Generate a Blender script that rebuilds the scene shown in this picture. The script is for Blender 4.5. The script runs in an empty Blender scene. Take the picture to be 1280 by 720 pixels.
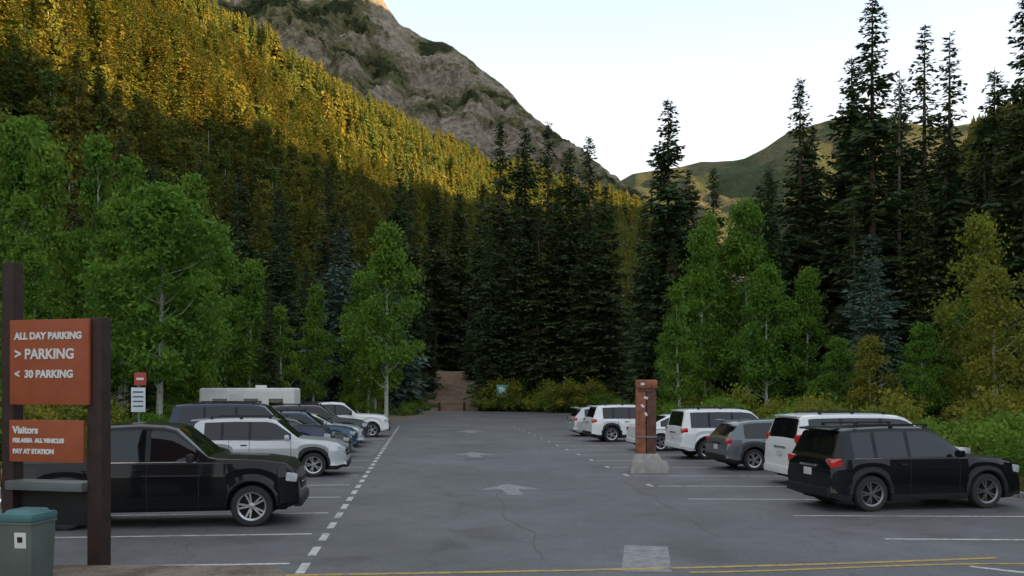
import bpy, bmesh, math, random
import numpy as np
from mathutils import Vector, Matrix, noise

random.seed(7)
scene = bpy.context.scene
COL = scene.collection
R_ = math.radians

# ------------------------------------------------------------------ helpers
def new_mat(name):
    m = bpy.data.materials.new(name); m.use_nodes = True
    nt = m.node_tree
    return m, nt, nt.nodes['Principled BSDF'], nt.nodes['Material Output']

def mat(name, col, rough=.6, metal=0, coat=0, spec=.5, var=.12, scale=3.0, bump=0, bscale=30, emis=0):
    m, nt, b, o = new_mat(name)
    tc = nt.nodes.new('ShaderNodeTexCoord')
    n = nt.nodes.new('ShaderNodeTexNoise'); n.inputs['Scale'].default_value = scale
    n.inputs['Detail'].default_value = 5
    nt.links.new(tc.outputs['Object'], n.inputs['Vector'])
    r = nt.nodes.new('ShaderNodeValToRGB')
    r.color_ramp.elements[0].position = .3; r.color_ramp.elements[1].position = .7
    r.color_ramp.elements[0].color = [c*(1-var) for c in col]+[1]
    r.color_ramp.elements[1].color = [min(1, c*(1+var)) for c in col]+[1]
    nt.links.new(n.outputs['Fac'], r.inputs['Fac'])
    nt.links.new(r.outputs['Color'], b.inputs['Base Color'])
    b.inputs['Roughness'].default_value = rough
    b.inputs['Metallic'].default_value = metal
    b.inputs['Coat Weight'].default_value = coat
    b.inputs['Coat Roughness'].default_value = .06
    b.inputs['Specular IOR Level'].default_value = spec
    if bump:
        n2 = nt.nodes.new('ShaderNodeTexNoise'); n2.inputs['Scale'].default_value = bscale
        n2.inputs['Detail'].default_value = 6
        nt.links.new(tc.outputs['Object'], n2.inputs['Vector'])
        bp = nt.nodes.new('ShaderNodeBump'); bp.inputs['Strength'].default_value = bump
        bp.inputs['Distance'].default_value = .02
        nt.links.new(n2.outputs['Fac'], bp.inputs['Height'])
        nt.links.new(bp.outputs['Normal'], b.inputs['Normal'])
    return m

def leaf_mat(name, c1, c2, c3, scale=.5, transl=.3):
    m, nt, b, o = new_mat(name)
    oi = nt.nodes.new('ShaderNodeObjectInfo')
    mx = nt.nodes.new('ShaderNodeMix'); mx.data_type = 'RGBA'
    mx.inputs[6].default_value = (*c1, 1); mx.inputs[7].default_value = (*c2, 1)
    nt.links.new(oi.outputs['Random'], mx.inputs[0])
    tc = nt.nodes.new('ShaderNodeTexCoord')
    n = nt.nodes.new('ShaderNodeTexNoise'); n.inputs['Scale'].default_value = scale
    n.inputs['Detail'].default_value = 6; n.inputs['Roughness'].default_value = .75
    nt.links.new(tc.outputs['Object'], n.inputs['Vector'])
    r = nt.nodes.new('ShaderNodeValToRGB')
    r.color_ramp.elements[0].position = .42; r.color_ramp.elements[1].position = .62
    nt.links.new(n.outputs['Fac'], r.inputs['Fac'])
    m2 = nt.nodes.new('ShaderNodeMix'); m2.data_type = 'RGBA'
    nt.links.new(r.outputs['Color'], m2.inputs[0])
    nt.links.new(mx.outputs[2], m2.inputs[6]); m2.inputs[7].default_value = (*c3, 1)
    nt.links.new(m2.outputs[2], b.inputs['Base Color'])
    b.inputs['Roughness'].default_value = .75; b.inputs['Specular IOR Level'].default_value = .2
    t = nt.nodes.new('ShaderNodeBsdfTranslucent')
    nt.links.new(m2.outputs[2], t.inputs['Color'])
    ms = nt.nodes.new('ShaderNodeMixShader'); ms.inputs[0].default_value = transl
    nt.links.new(b.outputs[0], ms.inputs[1]); nt.links.new(t.outputs[0], ms.inputs[2])
    nt.links.new(ms.outputs[0], o.inputs['Surface'])
    return m

def add_obj(name, me, parent=None, loc=(0, 0, 0), rot=(0, 0, 0), link=True):
    ob = bpy.data.objects.new(name, me)
    ob.location = loc; ob.rotation_euler = rot
    if parent: ob.parent = parent
    if link: COL.objects.link(ob)
    return ob

def mesh_np(name, V, F, mats, mi=None, smooth=False):
    me = bpy.data.meshes.new(name)
    me.from_pydata(V if isinstance(V, list) else V.tolist(), [], F if isinstance(F, list) else F.tolist())
    for m in mats: me.materials.append(m)
    if mi is not None: me.polygons.foreach_set('material_index', np.array(mi, dtype=np.int32))
    if smooth: me.polygons.foreach_set('use_smooth', [True]*len(me.polygons))
    me.update()
    return me

def box(name, size, loc, m, parent=None, bevel=.01, rot=(0, 0, 0), taper=1.0, seg=2):
    bm = bmesh.new()
    bmesh.ops.create_cube(bm, size=1)
    for v in bm.verts:
        k = taper if v.co.z > 0 else 1
        v.co = Vector((v.co.x*size[0]*k, v.co.y*size[1]*k, v.co.z*size[2]))
    if bevel:
        bmesh.ops.bevel(bm, geom=list(bm.edges), offset=min(bevel, min(size)*.45), segments=seg, affect='EDGES', profile=.7)
    me = bpy.data.meshes.new(name); bm.to_mesh(me); bm.free()
    me.materials.append(m)
    me.polygons.foreach_set('use_smooth', [True]*len(me.polygons))
    me.set_sharp_from_angle(angle=R_(35))
    return add_obj(name, me, parent, loc, rot)

def cyl(name, r1, r2, h, loc, m, parent=None, n=20, rot=(0, 0, 0)):
    bm = bmesh.new()
    bmesh.ops.create_cone(bm, cap_ends=True, segments=n, radius1=r1, radius2=r2, depth=h)
    me = bpy.data.meshes.new(name); bm.to_mesh(me); bm.free()
    me.materials.append(m)
    me.polygons.foreach_set('use_smooth', [True]*len(me.polygons))
    me.set_sharp_from_angle(angle=R_(40))
    return add_obj(name, me, parent, loc, rot)

def empty(name, loc, yaw=0):
    e = bpy.data.objects.new(name, None); e.location = loc; e.rotation_euler = (0, 0, yaw)
    e.empty_display_size = .3
    COL.objects.link(e); return e

def sheet(name, pts, z, m):
    me = mesh_np(name, [(p[0], p[1], z) for p in pts], [list(range(len(pts)))], [m])
    return add_obj(name, me)

def strips(name, quads, z, m):
    V = []; F = []
    for q in quads:
        F.append([len(V)+i for i in range(4)]); V += [(p[0], p[1], z) for p in q]
    return add_obj(name, mesh_np(name, V, F, [m]))

def line_quad(a, b, w):
    a = Vector(a); b = Vector(b); d = (b-a).normalized(); n = Vector((-d.y, d.x))*w/2
    return [a-n, b-n, b+n, a+n]

# ------------------------------------------------------------------ world & sun
AZ = R_(100); EL = R_(12)
sd = Vector((math.sin(AZ)*math.cos(EL), math.cos(AZ)*math.cos(EL), math.sin(EL)))
w = bpy.data.worlds.new("World"); scene.world = w; w.use_nodes = True
nt = w.node_tree
bg = nt.nodes['Background']
sky = nt.nodes.new('ShaderNodeTexSky'); sky.sky_type = 'NISHITA'; sky.sun_disc = False
sky.sun_elevation = EL; sky.sun_rotation = AZ
sky.air_density = 1.0; sky.dust_density = 1.2; sky.ozone_density = 1.0; sky.altitude = 2500
# haze added to the sky to brighten the shaded lot, warmer toward the horizon
tc = nt.nodes.new('ShaderNodeTexCoord'); sp = nt.nodes.new('ShaderNodeSeparateXYZ')
nt.links.new(tc.outputs['Generated'], sp.inputs[0])
rp = nt.nodes.new('ShaderNodeValToRGB'); nt.links.new(sp.outputs['Z'], rp.inputs['Fac'])
rp.color_ramp.elements[0].position = 0; rp.color_ramp.elements[0].color = (1.0, .84, .64, 1)
rp.color_ramp.elements[1].position = 1; rp.color_ramp.elements[1].color = (.88, .84, .77, 1)
for p, c in ((.20, (1.0, .90, .72)), (.29, (.95, .91, .82)), (.40, (.74, .82, .85))):
    e = rp.color_ramp.elements.new(p); e.color = (*c, 1)
hz = nt.nodes.new('ShaderNodeVectorMath'); hz.operation = 'SCALE'; hz.inputs['Scale'].default_value = 6.5
nt.links.new(rp.outputs[0], hz.inputs[0])
ad = nt.nodes.new('ShaderNodeVectorMath'); ad.operation = 'ADD'
nt.links.new(sky.outputs[0], ad.inputs[0]); nt.links.new(hz.outputs[0], ad.inputs[1])
nt.links.new(ad.outputs[0], bg.inputs['Color'])
bg.inputs['Strength'].default_value = .15
sl = bpy.data.lights.new("sun", 'SUN'); sl.energy = 17; sl.angle = R_(.5); sl.color = (1, .66, .27)
so = bpy.data.objects.new("sun", sl); so.rotation_euler = (-sd).to_track_quat('-Z', 'Y').to_euler(); so.location = (50, 0, 80)
COL.objects.link(so)

# ------------------------------------------------------------------ camera
cam = bpy.data.cameras.new("camera"); co = bpy.data.objects.new("camera", cam)
cam.lens = 30.7; cam.sensor_width = 36; cam.shift_y = 125/1280
cam.clip_end = 30000; co.location = (0, 0, 2.6); co.rotation_euler = (R_(90), 0, 0)
COL.objects.link(co); scene.camera = co
scene.view_settings.view_transform = 'Standard'; scene.view_settings.look = 'None'; scene.view_settings.exposure = 0

# ------------------------------------------------------------------ ground materials
def asphalt_mat():
    m, nt, b, o = new_mat("asphalt")
    tc = nt.nodes.new('ShaderNodeTexCoord')
    def N(s, d=6, r=.6):
        n = nt.nodes.new('ShaderNodeTexNoise'); n.inputs['Scale'].default_value = s
        n.inputs['Detail'].default_value = d; n.inputs['Roughness'].default_value = r
        nt.links.new(tc.outputs['Object'], n.inputs['Vector']); return n
    big = N(.22); fine = N(14, 8, .8); mid = N(1.6, 8, .7)
    r1 = nt.nodes.new('ShaderNodeValToRGB')
    r1.color_ramp.elements[0].position = .32; r1.color_ramp.elements[0].color = (.074, .077, .083, 1)
    r1.color_ramp.elements[1].position = .68; r1.color_ramp.elements[1].color = (.128, .13, .138, 1)
    nt.links.new(big.outputs['Fac'], r1.inputs['Fac'])
    def mul(a, nfac, lo, hi, p0=.3, p1=.7):
        r = nt.nodes.new('ShaderNodeMapRange'); r.inputs[1].default_value = p0; r.inputs[2].default_value = p1
        r.inputs[3].default_value = lo; r.inputs[4].default_value = hi
        nt.links.new(nfac, r.inputs[0])
        mx = nt.nodes.new('ShaderNodeVectorMath'); mx.operation = 'SCALE'
        nt.links.new(a, mx.inputs[0]); nt.links.new(r.outputs[0], mx.inputs['Scale'])
        return mx.outputs[0]
    c = mul(r1.outputs[0], mid.outputs['Fac'], .82, 1.16)
    c = mul(c, fine.outputs['Fac'], .65, 1.35)
    st = N(.55, 3, .5); c = mul(c, st.outputs['Fac'], .72, 1.0, .33, .42)
    v = nt.nodes.new('ShaderNodeTexVoronoi'); v.feature = 'DISTANCE_TO_EDGE'; v.inputs['Scale'].default_value = .14
    wn = N(.8, 5)
    ad = nt.nodes.new('ShaderNodeVectorMath'); ad.operation = 'MULTIPLY_ADD'
    ad.inputs[1].default_value = (1.6, 1.6, 0)
    nt.links.new(wn.outputs['Color'], ad.inputs[0]); nt.links.new(tc.outputs['Object'], ad.inputs[2])
    nt.links.new(ad.outputs[0], v.inputs['Vector'])
    c = mul(c, v.outputs['Distance'], .65, 1.0, .0, .004)
    nt.links.new(c, b.inputs['Base Color'])
    b.inputs['Roughness'].default_value = .62; b.inputs['Specular IOR Level'].default_value = .4
    bp = nt.nodes.new('ShaderNodeBump'); bp.inputs['Strength'].default_value = .35; bp.inputs['Distance'].default_value = .01
    nt.links.new(N(60, 4).outputs['Fac'], bp.inputs['Height']); nt.links.new(bp.outputs[0], b.inputs['Normal'])
    return m

def mix_mat(name, cols, scale, rough=.95, pos=(.4, .5, .6), det=8, bump=.5, bdist=.1, extra=6, lo=.6, hi=1.4, zs=1.0):
    m, nt, b, o = new_mat(name)
    tc = nt.nodes.new('ShaderNodeTexCoord')
    mp = nt.nodes.new('ShaderNodeMapping'); mp.inputs['Scale'].default_value = (1, 1, zs)
    nt.links.new(tc.outputs['Object'], mp.inputs['Vector'])
    n = nt.nodes.new('ShaderNodeTexNoise'); n.inputs['Scale'].default_value = scale
    n.inputs['Detail'].default_value = det; n.inputs['Roughness'].default_value = .65
    nt.links.new(mp.outputs[0], n.inputs['Vector'])
    r = nt.nodes.new('ShaderNodeValToRGB')
    r.color_ramp.elements[0].position = pos[0]; r.color_ramp.elements[0].color = (*cols[0], 1)
    r.color_ramp.elements[1].position = pos[-1]; r.color_ramp.elements[1].color = (*cols[-1], 1)
    for p, c in zip(pos[1:-1], cols[1:-1]):
        e = r.color_ramp.elements.new(p); e.color = (*c, 1)
    nt.links.new(n.outputs['Fac'], r.inputs['Fac'])
    n2 = nt.nodes.new('ShaderNodeTexNoise'); n2.inputs['Scale'].default_value = scale*extra
    n2.inputs['Detail'].default_value = 8; n2.inputs['Roughness'].default_value = .75
    nt.links.new(mp.outputs[0], n2.inputs['Vector'])
    mr = nt.nodes.new('ShaderNodeMapRange'); mr.inputs[1].default_value = .3; mr.inputs[2].default_value = .7
    mr.inputs[3].default_value = lo; mr.inputs[4].default_value = hi
    nt.links.new(n2.outputs['Fac'], mr.inputs[0])
    sc = nt.nodes.new('ShaderNodeVectorMath'); sc.operation = 'SCALE'
    nt.links.new(r.outputs[0], sc.inputs[0]); nt.links.new(mr.outputs[0], sc.inputs['Scale'])
    nt.links.new(sc.outputs[0], b.inputs['Base Color'])
    b.inputs['Roughness'].default_value = rough; b.inputs['Specular IOR Level'].default_value = .15
    bp = nt.nodes.new('ShaderNodeBump'); bp.inputs['Strength'].default_value = bump; bp.inputs['Distance'].default_value = bdist
    nt.links.new(n2.outputs['Fac'], bp.inputs['Height']); nt.links.new(bp.outputs[0], b.inputs['Normal'])
    return m

M_asph = asphalt_mat()
M_ground = mix_mat("forest_floor", [(.03, .045, .015), (.05, .07, .02), (.09, .07, .045)], .15, bump=.8)
M_grav = mix_mat("gravel_dirt", [(.13, .105, .08), (.19, .155, .12), (.22, .185, .15)], 1.5, bump=.8, bdist=.03, extra=12)
M_dirt = mix_mat("trail_dirt", [(.14, .10, .07), (.21, .15, .11), (.08, .08, .04)], .25, pos=(.4, .55, .7), bump=.8)
M_slope = mix_mat("slope_floor", [(.03, .045, .015), (.05, .055, .02), (.065, .06, .025)], .02)
M_rock = mix_mat("mountain_rock", [(.04, .055, .024), (.05, .065, .028), (.16, .165, .075), (.2, .19, .11), (.33, .285, .225), (.45, .39, .33)], .0048,
                 pos=(.38, .43, .445, .50, .525, .66), bump=1, bdist=26, extra=11, lo=.35, hi=1.6, zs=1.7)
M_far = mix_mat("far_hill", [(.045, .06, .03), (.07, .08, .038), (.10, .095, .055)], .004, bump=1, bdist=10, extra=12)
M_curb = mat("concrete", (.3, .29, .27), .85, var=.2, scale=5, bump=.4, bscale=80)
M_tar = mat("crack_sealant", (.045, .045, .048), .5, var=.2)

def paint_mat(name, col, base=(.1, .1, .105), wear=.5):
    m, nt, b, o = new_mat(name)
    tc = nt.nodes.new('ShaderNodeTexCoord')
    n = nt.nodes.new('ShaderNodeTexNoise'); n.inputs['Scale'].default_value = 5; n.inputs['Detail'].default_value = 10
    n.inputs['Roughness'].default_value = .8
    nt.links.new(tc.outputs['Object'], n.inputs['Vector'])
    r = nt.nodes.new('ShaderNodeValToRGB')
    r.color_ramp.elements[0].position = wear-.1; r.color_ramp.elements[0].color = (*base, 1)
    r.color_ramp.elements[1].position = wear+.08; r.color_ramp.elements[1].color = (*col, 1)
    nt.links.new(n.outputs['Fac'], r.inputs['Fac']); nt.links.new(r.outputs[0], b.inputs['Base Color'])
    b.inputs['Roughness'].default_value = .6
    return m
M_white = paint_mat("white_road_paint", (.5, .5, .5), wear=.45)
M_worn = paint_mat("worn_road_paint", (.25, .25, .26), wear=.48)
M_yel = paint_mat("yellow_road_paint", (.45, .29, .05), wear=.46)

# ground, lot
sheet("ground", [(-9000, -3000), (9000, -3000), (9000, 12000), (-9000, 12000)], -.02, M_ground)
lot = [(-40, -30), (40, -30), (40, 10.5), (14, 12.6), (12.6, 16), (8.6, 50), (7.4, 60), (7.5, 86), (3, 94), (-4, 97), (-7.5, 92),
       (-8.6, 66), (-9.5, 55), (-15.5, 52), (-12.2, 18), (-11.6, 12.75), (-40, 12.75)]
sheet("parking_lot", lot, .004, M_asph)
sheet("gravel_shoulder", [(-15.5, 52), (-9.5, 55), (-8.6, 66), (-7.5, 92), (-4, 97), (-4, 104), (-9, 100), (-13, 84), (-16, 66), (-20, 54)], 0.0, M_grav)

# markings
lines = []
y = 12.9
while y < 52:
    lines.append(line_quad((-1.9-.1*y-.1, y), (-7.1-.1*y, y-.45), .11)); y += 2.62
for i, y in enumerate([15.0, 17.75, 20.4, 23.1, 25.8, 28.5, 31.2, 33.9, 36.6, 39.3, 42, 44.7, 47.4, 50]):
    a = 7.9 if y < 16 else (7.5 if y < 19 else 6.15)
    lines.append(line_quad((a-.1*y, y), (12.2-.1*y, y-.15+.0*i), .11))
y = 12.2
while y < 60:
    lines.append(line_quad((-1.75-.1*y, y), (-1.75-.1*(y+.75), y+.75), .13)); y += 1.31
y = 23
while y < 60:
    lines.append(line_quad((6.0-.1*y, y), (6.0-.1*(y+.6), y+.6), .11)); y += 2.7
lines.append(line_quad((6.65, 12.7), (8.3, 11.4), .12))
strips("parking_line_marking", lines, .008, M_white)
strips("pavement_patch", [[(1.55, 12.35), (2.25, 12.3), (2.55, 14.3), (1.85, 14.4)]], .008, M_worn)
def arrow(x, y, s):
    pts = [(-.12, -1.2), (.14, -1.2), (.16, -.1), (.55, -.1), (.1, 1.2), (-.5, -.1), (-.12, -.1)]
    c, sn = math.cos(.1), math.sin(.1)
    return [(x+s*(px*c-py*sn)*1.5, y+s*(px*sn+py*c)) for px, py in pts]
for i, (x, y, s) in enumerate([(-.1, 22.4, 1.0), (-1.55, 34, 1.1), (-2.6, 52, 1.3)]):
    sheet("road_arrow_marking", arrow(x, y, s), .008, M_worn)
def smooth_strip(ctrl, w):
    xs = np.array([c[0] for c in ctrl]); ys = np.array([c[1] for c in ctrl])
    co_ = np.polyfit(xs, ys, 3); X = np.linspace(xs[0], xs[-1], 30); Y = np.polyval(co_, X)
    return [[Vector((X[i], Y[i]-w/2)), Vector((X[i+1], Y[i+1]-w/2)), Vector((X[i+1], Y[i+1]+w/2)), Vector((X[i], Y[i]+w/2))] for i in range(29)]
yq = smooth_strip([(-4.0, 12.0), (-2.7, 12.15), (0, 12.35), (2, 12.5), (4, 12.78), (5.4, 13.0), (6.4, 13.2), (7.4, 13.3)], .12)
yq += smooth_strip([(2.5, 12.28), (4.2, 12.5), (5.6, 12.72), (6.6, 12.85), (7.4, 12.9), (8.2, 12.8)], .1)
strips("yellow_line_marking", yq, .009, M_yel)
def meander(x0, y0, x1, y1, w, amp, sd_):
    n = 60; P = []
    for i in range(n+1):
        t = i/n; k = noise.fractal(Vector((t*6, sd_*3.3, 0)), 1, 2, 4)*amp
        P.append(Vector((x0+(x1-x0)*t+k*(abs(y1-y0) > abs(x1-x0)), y0+(y1-y0)*t+k*(abs(y1-y0) <= abs(x1-x0)))))
    ww = [w*(.6+.8*abs(noise.noise(Vector((i*.4, sd_, 1))))) for i in range(n+1)]
    q = []
    for i in range(n):
        d = (P[i+1]-P[i]).normalized(); nn = Vector((-d.y, d.x))
        q.append([P[i]-nn*ww[i], P[i+1]-nn*ww[i+1], P[i+1]+nn*ww[i+1], P[i]+nn*ww[i]])
    return q
tq = meander(.6, 13.2, -1.4, 30, .016, .4, 1)+meander(3.6, 15, 3.1, 26, .014, .4, 3)+meander(-4.4, 27, 3.2, 29, .02, .5, 4)+meander(-1.2, 30, -4.5, 58, .025, .7, 5)
strips("crack_seal_line", tq, .0065, M_tar)
def prism(name, pts, z0, z1, m):
    n = len(pts)
    V = [(p[0], p[1], z0) for p in pts]+[(p[0], p[1], z1) for p in pts]
    F = [list(range(n))[::-1], list(range(n, 2*n))]+[[i, (i+1) % n, n+(i+1) % n, n+i] for i in range(n)]
    return add_obj(name, mesh_np(name, V, F, [m]))
prism("gravel_sidewalk", [(-14, -5), (-3.1, -5), (-3.0, 11.6), (-3.2, 12.1), (-3.8, 12.3), (-14, 12.45)], -.05, .1, M_grav)
def kerb(name, pts, w=.16, h=.13):
    V = []; F = []
    for i in range(len(pts)-1):
        q = line_quad(pts[i], pts[i+1], w); b = len(V)
        V += [(p[0], p[1], -.05) for p in q]+[(p[0], p[1], h) for p in q]
        F += [[b+4, b+5, b+6, b+7], [b, b+1, b+5, b+4], [b+1, b+2, b+6, b+5], [b+2, b+3, b+7, b+6], [b+3, b, b+4, b+7]]
    return add_obj(name, mesh_np(name, V, F, [M_curb]))
kerb("kerb", [(-12.1, 12.8), (-12.3, 18), (-15.5, 51)])
kerb("kerb", [(14.0, 12.7), (12.6, 16.2), (8.7, 50)])

# ------------------------------------------------------------------ terrain
def loft_terrain(name, foot, crest, back, ns, nt_, amp, freq, m, power=.95, ridged=False, z0=-6, fine=0):
    foot = np.array(foot, float); crest = np.array(crest, float)
    k = np.linspace(0, len(foot)-1, ns)
    def ip(a, j): return np.interp(k, np.linspace(0, len(foot)-1, len(a)), a[:, j])
    fx, fy = ip(foot, 0), ip(foot, 1); cx, cy, cz = ip(crest, 0), ip(crest, 1), ip(crest, 2)
    ts = np.concatenate([np.linspace(0, 1, nt_), 1+np.linspace(0, .6, nt_//3)[1:]])
    G = np.zeros((ns, len(ts), 3))
    for j, t in enumerate(ts):
        X = fx+(cx-fx)*t; Y = fy+(cy-fy)*t
        if t <= 1: Z = z0+(cz-z0)*(t**power)
        else: Z = cz-(t-1)*cz*.9
        for i in range(ns):
            p = Vector((X[i]*freq, Y[i]*freq, 0))
            if ridged:
                d = noise.ridged_multi_fractal(p, 1, 2.1, 6, 1, 2)-1.0
            else:
                d = noise.fractal(p, 1, 2, 5)
            e = min(1, t*3)*(.25 if abs(t-1) < .001 else min(1, .25+abs(t-1)*4))
            d2 = fine*(noise.noise(Vector((X[i]*freq*3.1, Z[i]*freq*1.2, 7)))+.6*abs(noise.noise(Vector((X[i]*freq*8, Z[i]*freq*5, 2))))+.35*abs(noise.noise(Vector((X[i]*freq*17, Z[i]*freq*14, 4))))) if fine else 0
            G[i, j] = (X[i], Y[i]+d2*e, Z[i]+d*amp*e)
    n2 = len(ts)
    V = G.reshape(-1, 3)
    F = [[i*n2+j, i*n2+j+1, (i+1)*n2+j+1, (i+1)*n2+j] for i in range(ns-1) for j in range(n2-1)]
    me = mesh_np(name, V, F, [m], smooth=not fine)
    bm = bmesh.new(); bm.from_mesh(me); bmesh.ops.recalc_face_normals(bm, faces=bm.faces)
    bm.to_mesh(me); bm.free()
    add_obj(name, me)
    return G[:, :nt_, :], G
def sample(G, n, rng):
    a = rng.random(n)*(G.shape[0]-1.001); b = rng.random(n)*(G.shape[1]-1.001)
    i = a.astype(int); j = b.astype(int); u = (a-i)[:, None]; v = (b-j)[:, None]
    return (G[i, j]*(1-u)*(1-v)+G[i+1, j]*u*(1-v)+G[i, j+1]*(1-u)*v+G[i+1, j+1]*u*v)

footL = [(-75, -100), (-62, 60), (-45, 150), (-10, 270), (45, 430), (125, 650), (250, 950), (420, 1300)]
crestL = [(-520, -100, 290), (-330, 300, 285), (-231, 630, 268), (-150, 784, 256), (-36, 980, 250), (174, 1260, 265), (300, 1400, 220), (400, 1500, 130)]
GL, GLf = loft_terrain("forested_hill", footL, crestL, None, 160, 40, 24, .012, M_slope)
footR = [(240, -900), (235, -80), (230, 80), (225, 377), (230, 560), (280, 800), (380, 1000), (480, 1200), (500, 1400)]
crestR = [(580, -900, 185), (565, -80, 204), (560, 80, 218), (560, 377, 246), (560, 560, 268), (560, 794, 286), (560, 950, 318), (607, 1150, 343), (640, 1330, 180)]
GR, GRf = loft_terrain("valley_side_hill", footR, crestR, None, 120, 30, 10, .012, M_slope)
loft_terrain("unseen_shade_ridge", [(1350, 950), (1380, 1250), (1400, 1600), (1450, 2100), (1500, 2500)],  # out-of-view ridge, added to put the rocky mountain's face in shade
             [(1750, 1000, 200), (1730, 1250, 1250), (1720, 1600, 1640), (1720, 2000, 1640), (1750, 2450, 1500)], None, 60, 40, 50, .003, M_far, ridged=True)
crM = [(-1500, 2500, 1650), (-1169, 2600, 1517), (-811, 2600, 1302), (-560, 2600, 1240), (-455, 2600, 1225), (-386, 2600, 1147), (-334, 2600, 1085), (-119, 2600, 985), (24, 2600, 850), (143, 2600, 762), (286, 2600, 640), (453, 2600, 440), (700, 2600, 200)]
ftM = [(p[0]*.9-60+i*20, 1450) for i, p in enumerate(crM)]
loft_terrain("rocky_mountain", ftM, crM, None, 460, 220, 80, .0045, M_rock, ridged=True, power=1.05, fine=55)
crF = [(100, 3500, 600), (321, 3500, 760), (482, 3500, 850), (674, 3500, 885), (931, 3500, 925), (1108, 3500, 1020), (1284, 3500, 1080), (1477, 3500, 1070), (1734, 3500, 1046), (1894, 3500, 1078), (2183, 3500, 1175), (2600, 3500, 1250)]
ftF = [(p[0]*.9, 2300) for p in crF]
loft_terrain("distant_hill", ftF, crF, None, 160, 60, 60, .003, M_far, ridged=True)

def mound():
    V = []; F = []; nx, ny = 90, 60
    for j in range(ny):
        for i in range(nx):
            x = -40+i*80/(nx-1); y = 98+j*60/(ny-1)
            h = 5.0*min(1, max(0, (y-100)/22))**1.2*math.exp(-((x+9)/22)**2)
            h += .35*noise.fractal(Vector((x*.2, y*.2, 0)), 1, 2, 4)*min(1, max(0, (y-99))/4)
            V.append((x, y, h-.03))
    F = [[j*nx+i, j*nx+i+1, (j+1)*nx+i+1, (j+1)*nx+i] for j in range(ny-1) for i in range(nx-1)]
    mi = []
    for f in F:
        x = sum(V[k][0] for k in f)/4; y = sum(V[k][1] for k in f)/4
        c = -6.8-(y-100)*.07
        mi.append(1 if abs(x-c+1.5*noise.noise(Vector((x*.4, y*.4, 3)))) < 2.3 else 0)
    add_obj("dirt_bank", mesh_np("dirt_bank", V, F, [M_ground, M_dirt], mi, smooth=True))
mound()

# ------------------------------------------------------------------ vegetation
M_bark = mat("conifer_bark", (.09, .06, .04), .9, var=.35, scale=2, bump=.6, bscale=12)
M_aspb = mat("aspen_bark", (.42, .42, .36), .85, var=.35, scale=4, bump=.3)
M_spr = leaf_mat("spruce_needles", (.055, .095, .035), (.085, .11, .032), (.03, .058, .028), transl=.15)
M_blue = leaf_mat("blue_spruce_needles", (.09, .14, .115), (.1, .16, .125), (.055, .1, .075), transl=.1)
M_hill = leaf_mat("hill_conifer_needles", (.11, .15, .025), (.28, .21, .028), (.065, .10, .022), scale=.3, transl=.3)
M_asp = leaf_mat("aspen_leaves", (.13, .25, .03), (.2, .3, .035), (.07, .16, .025), transl=.35)
M_aspy = leaf_mat("yellowing_leaves", (.21, .24, .03), (.28, .24, .03), (.12, .16, .03), transl=.35)
M_dead = mat("dead_wood", (.16, .13, .11), .9, var=.2)

def tube(pts, rad, n=7):
    V = []; F = []
    for i, p in enumerate(pts):
        p = Vector(p)
        d = (Vector(pts[min(i+1, len(pts)-1)])-Vector(pts[max(i-1, 0)])).normalized()
        a = d.cross(Vector((0.3, 1, 0.1))).normalized(); b = d.cross(a)
        for k in range(n):
            t = 2*math.pi*k/n
            V.append(tuple(p+(a*math.cos(t)+b*math.sin(t))*rad[i]))
    for i in range(len(pts)-1):
        for k in range(n):
            F.append([i*n+k, i*n+(k+1) % n, (i+1)*n+(k+1) % n, (i+1)*n+k])
    return V, F

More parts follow.
